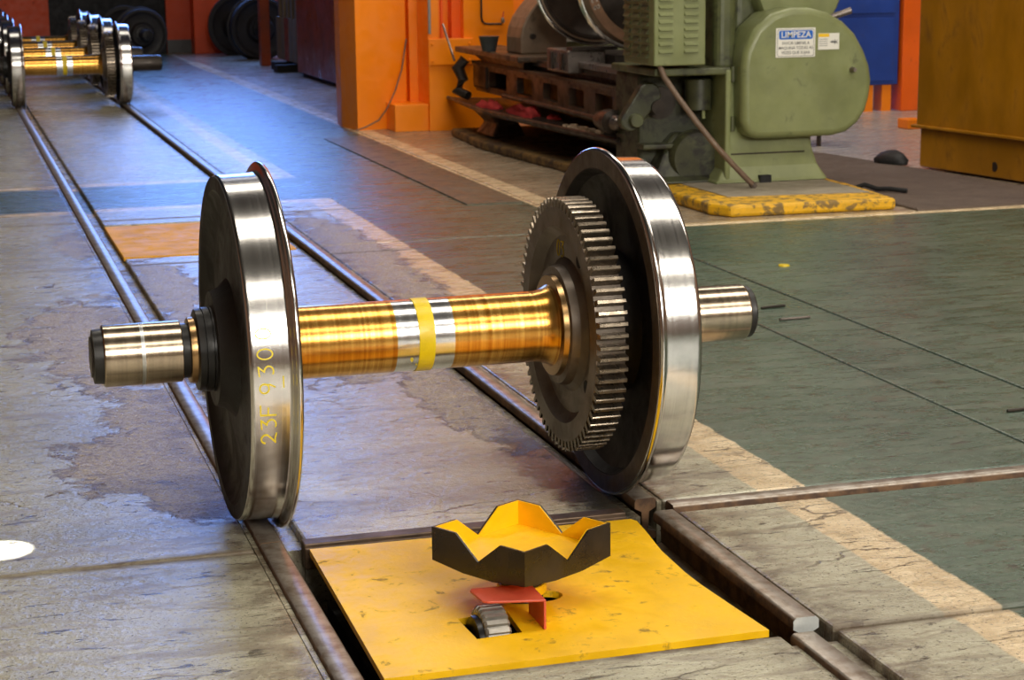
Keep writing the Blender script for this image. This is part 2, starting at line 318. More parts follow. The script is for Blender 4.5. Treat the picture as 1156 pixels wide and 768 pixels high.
# left of the track
for y0, y1 in ((HY0, -0.340), (-0.330, 4.745), (4.757, 6.535), (6.547, HY1)): slab(HX0, -0.622, y0, y1, -0.010 if y0 < 4 else -0.013)
# between the rails
for y0, y1 in ((HY0, -1.395), (-0.285, 4.98), (6.34, HY1)): slab(-0.475, 0.478, y0, y1, -0.008)
# right of the track
slab(0.622, HX1, HY0, -1.408); slab(0.622, HX1, -1.385, -0.375)
for x0, x1 in ((0.622, 1.998), (2.006, 2.42), (2.432, HX1)): slab(x0, x1, -0.245, 5.06)
slab(0.622, 2.30, 5.068, HY1); slab(2.304, HX1, 5.068, HY1, -0.004)
# dirt packed into the flangeways and against the rail sides
def filler(x0, x1, y0, y1, top, mt='floor'): return B(x0, x1, y0, y1, -0.23, top).build('packed_dirt', mt, floor)
for y0, y1 in ((-0.340, -0.330), (4.745, 4.757), (6.535, 6.547)): filler(HX0, -0.622, y0, y1, -.017, 'subfloor')
for y0, y1 in ((-0.285, HY1), (HY0, -1.395)): filler(-.537, -.476, y0, y1, -.036)
for y0, y1 in ((-0.285, HY1), (HY0, -1.395)): filler(.479, .537, y0, y1, -.040)
filler(.592, .621, HY0, -1.41, -.035); filler(-.621, -.607, HY0, HY1, -.014); filler(.607, .621, -0.24, HY1, -.012)
wt = 0.25
struct(MB().box(HX0, 1.3, HY1, HY1 + wt, 2.6, HZ).box(1.3, 8.5, HY1, HY1 + wt, 8.2, HZ).box(8.5, HX1, HY1, HY1 + wt, 2.6, HZ).build('wall_upper', 'wall_grey'))
struct(MB().box(HX0, 0.40, HY1, HY1 + wt, -0.4, 2.6).box(2.32, HX1, HY1, HY1 + wt, -0.4, 2.6).build('wall_back', 'wall_orange'))
struct(B(HX0 - wt, HX0, HY0, HY1, -0.4, HZ).build('wall_left', 'wall')); struct(B(HX1, HX1 + wt, HY0, HY1, -0.4, HZ).build('wall_right', 'wall'))
struct(MB().box(HX0, HX1, HY0 - wt, HY0, -0.4, 4.2).box(HX0, HX1, HY0 - wt, HY0, 7.8, HZ).box(HX0, -2.0, HY0 - wt, HY0, 4.2, 7.8).box(9.2, HX1, HY0 - wt, HY0, 4.2, 7.8).build('wall_front', 'wall'))
struct(B(HX0 - wt, HX1 + wt, HY0 - wt, HY1 + wt, HZ, HZ + 0.2).build('ceiling', 'roof'))
# dark doorway in the back wall
d1 = struct(B(0.40, 2.32, HY1 + 0.12, HY1 + 0.2, -0.22, 2.6).build('door_1', 'black'))
struct(MB().box(2.32, 2.72, HY1 - 0.02, HY1, 0.0, 0.22).box(-3.6, 0.4, HY1 - 0.02, HY1, 0.0, 0.10).build('baseboard_back', 'skirting'))
# window frames with glazing bars
def window(name, y, z0, z1, x0, x1, n):
    m = MB().box(x0, x1, y - .04, y + .04, z0, z0 + .12).box(x0, x1, y - .04, y + .04, z1 - .12, z1)
    for i in range(n + 1):
        xx = x0 + (x1 - x0) * i / n; m.box(xx - .05, xx + .05, y - .04, y + .04, z0, z1)
    return struct(m.build(name, 'frame'))
window('window_1', HY1 - 0.05, 2.6, 8.2, 1.3, 8.5, 5); window('window_2', HY0 + 0.05, 4.2, 7.8, -2.0, 9.2, 6)

# ------------------------------------------------------------------ rails
RH = 0.128
def rail_profile(c, top=0.0):
    p = [(-.034, 0), (-.034, -.030), (-.012, -.042), (-.009, -.098), (-.055, -.112), (-.055, -.128), (.055, -.128), (.055, -.112), (.009, -.098), (.012, -.042), (.034, -.030), (.034, -.008), (.026, 0), (-.026, 0)]
    p[0] = (-.034, -.008)
    return [(c + a, top + b) for a, b in p]
def rail(label, c, a0, a1, along='Y', top=0.0):
    m = MB().prism(rail_profile(c, top), a1 - a0, 'XZ' if along == 'Y' else 'YZ', a0)
    return tag(m.build('track_rail', 'rail', None, smooth=50), label, 'rail')
rail('long steel rail under the plain wheel, running back past the stored wheelsets', -0.572, -0.30, HY1 - 3)
rail('worn steel rail beside the yellow turntable plate, on the plain wheel side', -0.572, HY0 + .5, -0.306)
rail('long steel rail under the geared wheel, running back beside the cream stripe', 0.572, -0.235, HY1 - 3)
rl = rail('short rail between yellow turntable plate and grey slab, with a bright cut end', 0.574, -1.335, -0.385, top=0.006)
cf = MB().prism(rail_profile(0.574, 0.006)[:], -.002, 'XZ', -1.3352).build('cut_face', 'cut_steel', rl); cf['label'] = 'bright cut rail end'
rail('rail continuing past the cut end beside the yellow plate corner', 0.556, HY0 + .5, -1.36, top=-0.022)
rail('cross rail let into the green floor, meeting the geared wheel side', -0.31, 0.62, HX1 - 0.3, 'X', 0.002)
eb = MB().box(-0.485, 0.47, -0.345, -0.292, -0.075, -0.002).box(-0.485, 0.47, -0.352, -0.345, -0.075, -0.012)
tag(eb.build('edge_beam', 'rust_steel', None, bevel=0.004), 'rusty steel edge beam behind the yellow turntable plate', 'beam')

# ------------------------------------------------------------------ wheelsets
def arc(cx, cy, rx, ry, a, b, n=9): return [(cx + rx * math.cos(math.radians(a + (b - a) * i / n)), cy + ry * math.sin(math.radians(a + (b - a) * i / n))) for i in range(n + 1)]
GL = {'2': [arc(.3, .7, .28, .3, 170, -20, 8) + [(.38, .38), (.05, .06), (.3, .1), (.66, .02)]], 'Z': [[(0, 1), (.62, 1), (.03, 0), (.66, .02)]], 'F': [[(0, 0), (.02, 1), (.6, 1)], [(.02, .5), (.45, .5)]],
      '9': [arc(.3, .68, .27, .3, 20, 380, 14) + [(.52, .3), (.38, 0)]], '3': [[(.02, .95), (.55, 1), (.26, .62)] + arc(.28, .32, .3, .3, 80, -120, 8)],
      '0': [arc(.3, .5, .29, .5, 90, 450, 16)], '-': [[(0, 0), (.6, 0)]], 'S': [arc(.3, .75, .26, .25, 40, 270, 7) + arc(.3, .25, .28, .25, 90, -150, 7)], 'C': [arc(.32, .5, .3, .5, 50, 310, 10)]}
def strokes(glyph, place, wid, mb):
    # place(u, v, h): glyph coords (in metres along / up) and lift -> point
    for s_ in glyph:
        for (u0, v0), (u1, v1) in zip(s_[:-1], s_[1:]):
            d = Vector((u1 - u0, v1 - v0)); L = max(d.length, 1e-6); d /= L; nrm = Vector((-d.y, d.x)) * wid / 2; e = d * wid * 0.3
            q = [(u0 - e.x + nrm.x, v0 - e.y + nrm.y), (u0 - e.x - nrm.x, v0 - e.y - nrm.y), (u1 + e.x - nrm.x, v1 + e.y - nrm.y), (u1 + e.x + nrm.x, v1 + e.y + nrm.y)]
            mb.add([place(a, b, 0.0008) for a, b in q] + [place(a, b, -0.001) for a, b in q], [(0, 1, 2, 3), (7, 6, 5, 4), (0, 4, 5, 1), (1, 5, 6, 2), (2, 6, 7, 3), (3, 7, 4, 0)])
def make_wheelset(loc, R, label, group, full, rot=0.0, gear=True, dull=False):
    root = thing('wheelset', loc, label, 'wheelset', group)
    L = Vector(loc); zc = R
    C = (L.x, L.y, L.z + zc); n = 128 if full else 56; dr = R - 0.5; a, b = 0.6425, 0.504
    ps = lambda prof, s_: [(s_ * x, r) for x, r in prof]
    MT = lambda k: ('web' if k in ('tread', 'gold', 'silver', 'journal', 'brass', 'light_ring', 'rim') and dull else k)
    # wheels: body (hub, web, rim) and polished tread
    for s_ in (-1, 1):
        body = [(b + .002, .49), (b, .512 + dr), (b + .001, .468 + dr), (b + .035, .452 + dr), (b + .055, .40 + dr), (b + .075, .22), (b + .03, .185), (b - .02, .175), (b - .02, .108)]
        body = [(b + .012, .49 + dr), (b, .49 + dr), (b, .466 + dr), (b + .03, .450 + dr), (b + .052, .40 + dr), (b + .062, .22), (b + .03, .19), (b - .015, .18), (b - .015, .10),
                (a + .03, .10), (a + .03, .165), (a + .004, .175), (a - .022, .20), (a - .030, .40 + dr), (a - .012, .445 + dr), (a, .455 + dr), (a, .4935 + dr), (a - .003, .4945 + dr), (a - .003, .487 + dr), (a - .012, .487 + dr)]
        wh = MB().rev(ps(body, s_), C, 'X', n, True).build('wheel', MT('web'), root, smooth=35)
        tr = [(b - .0005, .488 + dr), (b - .0005, .520 + dr), (b + .001, .526 + dr), (b + .006, .5306 + dr), (b + .011, .5316 + dr), (b + .015, .5295 + dr), (b + .018, .525 + dr), (b + .020, .514 + dr), (b + .023, .506 + dr), (b + .027, .5022 + dr), (b + .031, .5012 + dr), (b + .034, .5010 + dr), (a - .014, .4985 + dr), (a - .010, .4982 + dr), (a - .004, .4965 + dr), (a - .002, .4945 + dr), (a - .002, .484 + dr)]
        MB().rev(ps(tr, s_), C, 'X', n, True).build('tread', MT('tread'), wh, smooth=45)
        if s_ == 1 or dull: MB().rev(ps([(b - .001, .470 + dr), (b - .001, .522 + dr), (b + .004, .522 + dr), (b + .004, .470 + dr)], s_), C, 'X', n, True).build('rim_face', MT('rim'), wh, smooth=30)
    m_ax = 48 if full else 24
    rv = lambda prof, nm, mt, par: MB().rev([(x, r) for x, r in prof], C, 'X', m_ax, False).build(nm, MT(mt), par, smooth=30)
    ax = rv([(-.53, .107), (-.148, .107)], 'axle', 'gold', root)
    rv([(.025, .107), (.29, .107), (.315, .110), (.335, .118), (.352, .130), (.40, .131)], 'axle_section', 'gold', ax)
    rv([(-.150, .1065), (.027, .1065)], 'bright_section', 'silver', ax)
    rv([(-.083, .1082), (-.082, .1088), (-.036, .1088), (-.035, .1082)], 'yellow_ring', 'tape', ax)
    jl = rv([(-.983, .085), (-.979, .0885), (-.765, .0885), (-.763, .086)], 'journal', 'journal', root)
    rv([(-.879, .0889), (-.869, .0889)], 'pale_ring', 'light_ring', jl)
    rv([(-1.012, .060), (-1.009, .077), (-.985, .079), (-.98, .079)], 'end_ring', 'black_ring', jl)
    if full: rv([(-1.018, .030), (-1.016, .058), (-1.008, .060)], 'end_boss', 'dark_metal', jl)
    rv([(-.765, .079), (-.74, .079)], 'groove', 'black_ring', jl); rv([(-.742, .090), (-.740, .094), (-.724, .096), (-.715, .096)], 'warm_ring', 'brass', jl)
    rv([(-.723, .105), (-.719, .117), (-.703, .119), (-.702, .115), (-.700, .115), (-.699, .121), (-.682, .122), (-.681, .118), (-.679, .118), (-.678, .123), (-.65, .124), (-.64, .124)], 'labyrinth_ring', 'black_ring', jl)
    rv([(-.662, .125), (-.660, .150), (-.652, .172), (-.60, .178)], 'hub_boss', 'black_ring', jl)
    jr = rv([(.63, .0885), (.976, .0875), (.98, .085)], 'journal', 'journal', root)
    rv([(.975, .081), (.998, .081), (1.004, .074)], 'end_ring', 'black_ring', jr)
    if not gear: return root
    # gear wheel: rim, dished web with holes, hub and teeth
    gs = dr * 0.35; g0, g1, rr, rt = .375, .463, .356 + gs, .387 + gs
    gp = [(g0, rr), (g0, .300 + gs), (g0 + .012, .292 + gs), (g0 + .030, .27 + gs), (g0 + .030, .205), (g0 + .012, .185), (g0 - .012, .178), (g0 - .014, .105), (g1 + .02, .105), (g1 + .02, .20), (g1 - .02, .25), (g1 - .02, .28 + gs), (g1, .295 + gs), (g1, rr)]
    gw = MB().rev(gp, C, 'X', 144 if full else 48, True).build('gear_wheel', MT('gear'), root, smooth=30)
    rv([(g0 - .030, .125), (g0 - .028, .152), (g0 - .012, .156), (g0 - .010, .150), (g0 - .004, .150), (g0 - .003, .168), (g0 + .004, .170)], 'hub_collar', 'brass' if full else 'gear', gw)
    N = 72 if full else 60
    if full:
        for deg in (118, 222, 330):
            t = math.radians(deg); hy, hz = .238 * math.cos(t), .238 * math.sin(t)
            MB().rev([(g0 + .0288, .021), (g0 + .0300, .022), (g0 + .032, .022)], (C[0], C[1] + hy, C[2] + hz), 'X', 20).build('web_hole', 'black', gw, smooth=30)
        hw0, hw1 = .0095, .0056
        tv = [(x, s2 * hw, r) for x in (g0 + .001, g1 - .001) for r, hw in ((rr - .004, hw0), (rr + .014, .0075), (rt - .003, hw1 + .001), (rt, hw1 - .001)) for s2 in (-1, 1)]
        tf = []
        for q in range(0, 6, 2):
            tf += [(q, q + 1, q + 3, q + 2), (q + 8, q + 10, q + 11, q + 9), (q, q + 2, q + 10, q + 8), (q + 1, q + 9, q + 11, q + 3)]
        tf += [(6, 7, 15, 14), (0, 8, 9, 1)]
        me = None
        for k in range(N):
            if me is None:
                o = MB().add([Vector(q) + L for q in tv], tf).build('tooth', 'tooth', gw, bevel=0.0); me = o.data
            else:
                o = bpy.data.objects.new('tooth', me); COL.objects.link(o); o.parent = gw
            o.location = (0, 0, zc); o.rotation_euler = (2 * PI * k / N, 0, 0)
        # marks
        mk = MB(); R_ = R
        def on_tread(phi0, x_base):
            def f(u, v, h):
                ph = phi0 + u / R_; r = R_ + h + (0.0006 - 0.0 * v); return (L.x + x_base - v, L.y - r * math.cos(ph), L.z + zc + r * math.sin(ph))
            return f
        for ch, deg in (('2', -20.0), ('3', -14.8), ('F', -10.2), ('9', -3.2), ('3', 2.2), ('0', 7.4), ('0', 13.6)):
            g = [[(u * .047, v * .041) for u, v in s_] for s_ in GL[ch]]; strokes(g, on_tread(math.radians(deg), -.573 - .0002 * (deg + 20)), .0036, mk)
        strokes([[(0, 0), (.03, .0)]], on_tread(math.radians(-1.5), -.553), .003, mk)
        wl = [c for c in root.children if c.name.startswith('wheel')][0]
        q = mk.build('paint_mark', 'chalk', wl); q['label'] = 'yellow painted characters 23F 9300'
        mk = MB()
        for ch, y0 in (('0', .092), ('3', .055)):
            g = [[(u * .045, v * .048) for u, v in s_] for s_ in GL[ch]]
            strokes(g, lambda u, v, h, y0=y0: (L.x + g0 + .0296 - h * 1.5, L.y + y0 - u, L.z + .700 + v), .0044, mk)
        q = mk.build('paint_mark', 'chalk', gw); q['label'] = 'yellow painted digits 03'
        mk = MB(); g = [[(u * .012, v * .014) for u, v in s_] for s_ in GL['9']] + [[(.02, -.012), (.02, -.02)]]
        strokes(g, lambda u, v, h: (L.x - .108 + u, L.y - (.1078 + h) * math.cos(-.62 + v / .107), L.z + zc + (.1078 + h) * math.sin(-.62 + v / .107)), .0022, mk); mk.build('paint_mark', 'chalk', ax)
    else:
        m = MB()
        for k in range(N):
            t = 2 * PI * k / N; c_, s2 = math.cos(t), math.sin(t); pts = []
            for x in (g0, g1):
                for r, hw in ((rr - .004, .010), (rt, .005)):
                    for q in (-1, 1): pts.append((L.x + x, L.y + c_ * r - s2 * hw * q, L.z + zc + s2 * r + c_ * hw * q))
            m.add(pts, [(0, 1, 3, 2), (4, 6, 7, 5), (2, 3, 7, 6), (0, 2, 6, 4), (1, 5, 7, 3)])
        o = m.build('tooth_ring', MT('tooth'), gw); o['kind'] = 'stuff'
    return root
ws = make_wheelset((0, 0, 0.0012), 0.5, 'large wheelset with amber axle, toothed gear wheel and yellow painted marks', None, True)
proto = make_wheelset((0.0, 16.1, 0.0012), 0.437, 'stored wheelset nearest the green cross band, foremost of the row on the track', 'wheelsets stored in a row on the track', False)
def remat(o, mp):
    for ch in o.children:
        k = ch.name.split('.')[0]
        if k in mp: ch.data.materials[0] = M[mp[k]]
        remat(ch, mp)
remat(proto, {'journal': 'dark_metal', 'pale_ring': 'dark_metal', 'warm_ring': 'dark_metal'})
for y, lb in ((18.15, 'stored wheelset standing second in the row on the track'), (19.9, 'stored wheelset standing third in the row on the track'), (21.6, 'stored wheelset standing fourth, at the back of the row on the track')):
    c = copy_tree(proto); c.location.y = y; c['label'] = lb
dk = make_wheelset((0, 0, 0), 0.40, 'dark plain wheelset standing before the black doorway, wheel face turned outward', 'dark wheelsets along the back wall', False, gear=False, dull=True)
dk.location = (1.62, 25.6, -0.004); dk.rotation_euler = (0, 0, math.radians(98))
c = copy_tree(dk); c.location = (3.42, 25.2, -0.004); c.rotation_euler = (0, 0, math.radians(96)); c.scale = (1.2, 1.2, 1.2); c['label'] = 'large dark wheelset standing behind the slim orange post'
c = copy_tree(dk); c.location = (-0.75, 25.3, -0.004); c.rotation_euler = (0, 0, math.radians(80)); c.scale = (1.08, 1.08, 1.08); c['label'] = 'dark wheelset partly hidden behind the plain wheels of the stored row'

# ------------------------------------------------------------------ turntable and lifting cradle
def ellipse(cx, cy, rx, ry, n=16): return [(cx + rx * math.cos(2 * PI * i / n), cy + ry * math.sin(2 * PI * i / n)) for i in range(n)]
tt = thing('turntable', (0, -0.87, -0.22), 'square yellow steel turntable plate set in the floor between the rails', 'turntable')
def plate_with_holes(outer, holes, z0, z1):
    bm = bmesh.new(); es = []
    for lp in [outer] + holes:
        vs = [bm.verts.new((x, y, z1)) for x, y in lp]
        for i in range(len(vs)): es.append(bm.edges.new((vs[i], vs[(i + 1) % len(vs)])))
    bmesh.ops.triangle_fill(bm, use_beauty=True, use_dissolve=False, edges=es)
    def inside(pt, poly):
        r = False
        for i in range(len(poly)):
            (x0, y0), (x1, y1) = poly[i], poly[i - 1]
            if (y0 > pt[1]) != (y1 > pt[1]) and pt[0] < (x1 - x0) * (pt[1] - y0) / (y1 - y0) + x0: r = not r
        return r
    dead = [f for f in bm.faces if any(inside(f.calc_center_median(), h) for h in holes)]
    bmesh.ops.delete(bm, geom=dead, context='FACES_ONLY')
    ext = bmesh.ops.extrude_face_region(bm, geom=list(bm.faces)); bmesh.ops.translate(bm, vec=(0, 0, z0 - z1), verts=[e for e in ext['geom'] if isinstance(e, bmesh.types.BMVert)])
    m = MB(); bm.verts.ensure_lookup_table(); m.add([v.co[:] for v in bm.verts], [[v.index for v in f.verts] for f in bm.faces]); bm.free(); return m
hole1 = [(-.234, -1.050), (-.226, -1.200), (-.110, -1.190), (-.102, -1.035)]
plate_with_holes([(-.478, -.385), (-.495, -1.375), (.462, -1.365), (.448, -1.19), (.434, -1.00), (.432, -.90), (.439, -.71), (.463, -.52), (.472, -.43), (.462, -.405)], [hole1, ellipse(.010, -.957, .060, .042)], -0.022, -0.004).build('deck_plate', 'plate_yellow', tt)
B(-.44, .44, -1.34, -.42, -.20, -.15).build('under_frame', 'black', tt)
for x in (-.40, .36): B(x, x + .05, -1.33, -.43, -.15, -.022).build('support_beam', 'rust_steel', tt)
rg = thing('drive_roller', (-.168, -1.12, -0.15), 'ribbed steel drive roller showing through the slot beneath the red bracket', 'roller')
def gear_roller():
    m = MB(); n = 26; prof = []
    for i in range(n):
        for f_, r in ((0.0, .092), (.52, .092), (.60, .082), (.92, .082)): prof.append((2 * PI * (i + f_) / n, r))
    N2 = len(prof); v = []
    for x, k in ((-.032, .93), (-.026, 1), (.026, 1), (.032, .93)):
        for t, r in prof: v.append((-.168 + x, -1.12 + r * k * math.cos(t), -.048 + r * k * math.sin(t)))
    f = [(j * N2 + i, j * N2 + (i + 1) % N2, (j + 1) * N2 + (i + 1) % N2, (j + 1) * N2 + i) for j in range(3) for i in range(N2)]
    f += [tuple(range(N2)), tuple(3 * N2 + i for i in range(N2))]; return m.add(v, f)
gear_roller().build('ribbed_drum', 'roller_steel', rg)
MB().rev([(-.045, .075), (-.032, .078), (-.030, .078)], (-.168, -1.12, -.055), 'X', 32).build('side_disc', 'black_ring', rg, smooth=30)
MB().rev([(.030, .060), (.040, .06)], (-.168, -1.12, -.055), 'X', 32).build('side_disc', 'black_ring', rg, smooth=30)
MB().rev([(-.10, .018), (.10, .018)], (-.168, -1.12, -.055), 'X', 16).build('shaft', 'dark_metal', rg, smooth=30)
B(-.235, -.225, -1.15, -1.09, -.15, -.03).build('bearing_block', 'dark_metal', rg)
br = thing('guard_bracket', (-.05, -1.12, -0.004), 'red bent steel bracket standing on the yellow plate over the roller slot', 'bracket')
MB().prism([(-.198, -1.052), (-.205, -1.066), (-.197, -1.148), (-.185, -1.158), (-.048, -1.190), (-.048, -1.065)], .006, 'XY', .066).build('top_flange', 'red', br, bevel=.002)
MB().prism([(-1.190, -.004), (-1.190, .066), (-1.065, .066), (-1.065, -.004)], .006, 'YZ', -.054).build('side_leg', 'red', br, bevel=.001)
# star-shaped cradle on its ram
cr = thing('lifting_cradle', (-.035, -.935, -0.06), 'notched star cradle, yellow inside and black outside, on the turntable ram', 'cradle')
cc = Vector((-.035, -.945)); ang0 = math.radians(165); hd = .227
cor = [Vector((cc.x + hd * math.cos(ang0 + i * PI / 2), cc.y + hd * math.sin(ang0 + i * PI / 2))) for i in range(4)]
zb, zt, zv = .100, .188, .128
for i in range(4):
    p, q = cor[i], cor[(i + 1) % 4]; d = (q - p); Lw = d.length; d /= Lw; inn = Vector((-d.y, d.x))
    if inn.dot(cc - p) < 0: inn = -inn
    prof = [(0, zb), (0, zt), (.26 * Lw, zt), (.5 * Lw, zv), (.74 * Lw, zt), (Lw, zt), (Lw, zb), (.66 * Lw, zb - .012), (.34 * Lw, zb - .012)]
    for nm, mt, o0, o1 in (('outer_wall', 'cradle_black', 0.0, .006), ('inner_wall', 'cradle_yellow', .006, .009)):
        k = len(prof); v = []
        for off in (o0, o1):
            for s_, z in prof:
                s2 = min(max(s_, off), Lw - off); pt = p + d * s2 + inn * off; v.append((pt.x, pt.y, z))
        f = [tuple(range(k)), tuple(range(2 * k - 1, k - 1, -1))] + [(j, j + k, (j + 1) % k + k, (j + 1) % k) for j in range(k)]
        MB().add(v, f).build(nm, mt, cr)
ins = [cc + (c_ - cc) * .95 for c_ in cor]
MB().prism([(c_.x, c_.y) for c_ in ins], .008, 'XY', zb + .016).build('tray_floor', 'cradle_yellow', cr)
MB().rev([(-.06, .055), (.045, .055), (.046, .066), (.108, .068)], (cc.x, cc.y, 0), 'Z', 32).build('ram_stem', 'cradle_black', cr, smooth=30)
MB().rev([(.012, .062), (.018, .064), (.030, .064), (.036, .060)], (cc.x, cc.y, 0), 'Z', 32).build('ram_collar', 'cradle_yellow', cr, smooth=30)
# far yellow plate between the rails
fp = MB().box(-.478, .478, 5.02, 6.27, -.03, -.006)
tag(fp.build('cover_plate', 'strip_yellow', None, bevel=.004), 'flat orange-yellow cover plate between the rails before the green cross band', 'plate')

# ------------------------------------------------------------------ loose pieces on the green floor
tag(B(1.86, 2.235, 6.42, 11.2, -.006, .003).build('floor_sheet', 'floor_plate', None), 'long brown steel sheet lying on the floor beside the cream line', 'steel sheet')
tag(MB().rev([(-.006, .03), (.001, .028)], (2.768, 3.517, 0), 'Z', 18).build('paint_dot', 'tape', None), 'small yellow disc on the green floor', 'disc')
for (x0, y0, x1, y1), lb in (((2.121, 2.17, 2.273, 2.18), 'short pale metal rod on the floor beside the axle end'), ((2.16, 2.45, 2.287, 2.471), 'thin dark rod on the floor behind the axle end'), ((2.168, .365, 2.25, .369), 'short dark rod lying near the green floor seam')):
    tag(MB().tube([(x0, y0, .0), (x1, y1, .0)], .006, 8).build('metal_rod', 'grey_metal' if 'pale' in lb else 'dark_metal', None), lb, 'rod')

# ------------------------------------------------------------------ lathe
pl = thing('lathe_plinth', (3.9, 7, 0), 'low concrete machine plinth with a chipped yellow painted edge', 'plinth')
MB().prism([(3.14, 5.42), (3.22, 5.26), (4.33, 5.22), (4.40, 6.0), (4.40, 7.2), (3.2, 7.2), (3.12, 6.4)], .075, 'XY', -.004).build('plinth_body', 'curb_yellow', pl, bevel=.02)
MB().prism([(3.2, 7.2), (4.40, 7.2), (4.40, 11.0), (2.98, 11.0), (2.90, 9.75), (3.05, 7.6)], .07, 'XY', -.004).build('plinth_body', 'plinth_shaded', pl, bevel=.02)
MB().prism([(3.36, 5.64), (4.30, 5.52), (4.33, 7.0), (3.30, 7.6)], .006, 'XY', .070).build('plinth_top', 'curb', pl)
lt = thing('wheel_lathe', (3.9, 8.5, 0.077), 'big green wheel lathe with rounded gear cover and brown bed on a plinth', 'lathe')
# gear cover: egg-shaped outline
OUT = [(3.687, .50), (3.685, .86), (3.70, .955), (3.775, 1.10), (3.89, 1.195), (4.03, 1.232), (4.17, 1.230), (4.30, 1.195), (4.41, 1.136), (4.50, 1.054), (4.57, .943), (4.615, .838), (4.633, .738), (4.62, .632), (4.595, .539), (4.537, .457), (4.455, .398), (4.35, .375), (3.80, .375), (3.72, .40)]
gc = MB().prism(OUT, .34, 'XZ', 6.16).build('gear_cover', 'green', lt, bevel=.045, seg=4, smooth=35)
MB().rev([(-.05, .012), (-.012, .020), (.02, .020)], (4.476, 6.16, .815), 'Y', 12).build('cover_knob', 'grey_metal', gc, smooth=40)
for x, z in ((3.672, .80), (3.672, .47)):
    MB().rev([(-.05, .022), (.05, .022)], (x, 6.30, z), 'Z', 12).build('hinge', 'green_dark', gc, smooth=40)
MB().tube([(4.32, 6.30, 1.14), (4.50, 6.24, 1.205)], .022, 10).build('lever', 'grey_metal', lt, smooth=50)
# signs on the cover
RX = Matrix.Rotation(PI / 2, 4, 'X')
def face(x, z, y=6.148): return Matrix.Translation((x, y, z)) @ RX
sg = B(3.914, 4.200, 6.1535, 6.1605, .907, 1.100).build('notice_sign', 'sign_white', lt, bevel=.006); sg['label'] = 'white notice sign with blue LIMPEZA heading'
def rounded(x0, x1, z0, z1, r, k=4):
    p = []
    for cx, cz, a in ((x1 - r, z0 + r, -90), (x1 - r, z1 - r, 0), (x0 + r, z1 - r, 90), (x0 + r, z0 + r, 180)):
        for i in range(k + 1): t = math.radians(a + 90 * i / k); p.append((cx + r * math.cos(t), cz + r * math.sin(t)))
    return p
MB().prism(rounded(3.936, 4.180, 1.026, 1.084, .012), .002, 'XZ', 6.152).build('sign_heading_band', 'sign_blue', sg)
text_mesh('sign_heading', 'LIMPEZA', .056, 'sign_white', sg, face(4.058, 1.055, 6.1515), .0007, .0006, sx=1.0)
for i, s_ in enumerate(('FAVOR LIMPAR A', 'MAQUINA TODAS AS', 'VEZES QUE SUJAR')):
    text_mesh('sign_text', s_, .028, 'sign_grey', sg, face(4.058, 1.000 - .031 * i, 6.1532), .0003, .0006, sx=.92)
fr = rounded(3.924, 4.190, .915, 1.092, .012); fi = rounded(3.927, 4.187, .918, 1.089, .011); k = len(fr)
MB().add([(x, 6.1531, z) for x, z in fr] + [(x, 6.1531, z) for x, z in fi], [(i, (i + 1) % k, (i + 1) % k + k, i + k) for i in range(k)]).build('sign_border', 'sign_grey', sg)
s2 = B(4.221, 4.374, 6.1545, 6.1605, .953, 1.060).build('small_sticker', 'sign_white', lt); s2['label'] = 'small white sticker with yellow corner and grey arrow'
B(4.223, 4.300, 6.153, 6.155, 1.036, 1.058).build('sticker_band', 'sign_yellow', s2)
MB().prism([(4.305, 1.003), (4.325, 1.012), (4.338, 1.006), (4.342, 1.022), (4.349, 1.006), (4.366, 1.018), (4.356, 1.003), (4.366, .990), (4.349, .998), (4.342, .985), (4.337, .998), (4.322, .996)], .002, 'XZ', 6.153).build('sticker_arrow', 'sign_grey', s2)
for z in (1.020, 1.006, .992, .978): B(4.228, 4.290, 6.1535, 6.155, z, z + .003).build('sticker_line', 'sign_grey', s2)
# pedestal
def loft(sections):
    # sections: list of (z, x0, x1, y0, y1)
    m = MB(); v = []; f = []
    for z, x0, x1, y0, y1 in sections: v += [(x0, y0, z), (x1, y0, z), (x1, y1, z), (x0, y1, z)]
    for j in range(len(sections) - 1):
        for i in range(4): f.append((4 * j + i, 4 * j + (i + 1) % 4, 4 * j + 4 + (i + 1) % 4, 4 * j + 4 + i))
    f += [(3, 2, 1, 0), tuple(4 * (len(sections) - 1) + i for i in range(4))]; return m.add(v, f)
loft([(.077, 3.52, 4.36, 6.22, 7.2), (.10, 3.55, 4.345, 6.24, 7.2), (.18, 3.61, 4.30, 6.28, 7.2), (.30, 3.625, 4.26, 6.29, 7.2), (.40, 3.625, 4.255, 6.30, 7.2), (.80, 3.625, 4.40, 6.32, 7.2)]).build('pedestal', 'green', lt, bevel=.02)
B(3.66, 4.20, 6.285, 6.31, .262, .272).build('pedestal_seam', 'dark_metal', lt)
B(3.845, 3.925, 6.21, 6.26, .075, .125).build('pedestal_slot', 'black', lt)
B(3.56, 3.72, 6.33, 6.9, .80, 1.7).build('headstock_column', 'green_dark', lt, bevel=.06, seg=4)
B(3.75, 4.40, 6.52, 7.4, .80, 1.75).build('headstock', 'green_dark', lt, bevel=.08, seg=4)
MB().rev([(0, .30), (.03, .32), (.30, .32)], (4.20, 6.40, 1.36), 'Y', 40).build('upper_gear_case', 'green', lt, smooth=35)
B(3.60, 3.64, 6.24, 6.9, .10, .835).build('corner_post', 'green', lt, bevel=.015)
B(3.10, 3.64, 6.25, 7.1, .800, .850).build('ledge', 'green_dark', lt, bevel=.012)
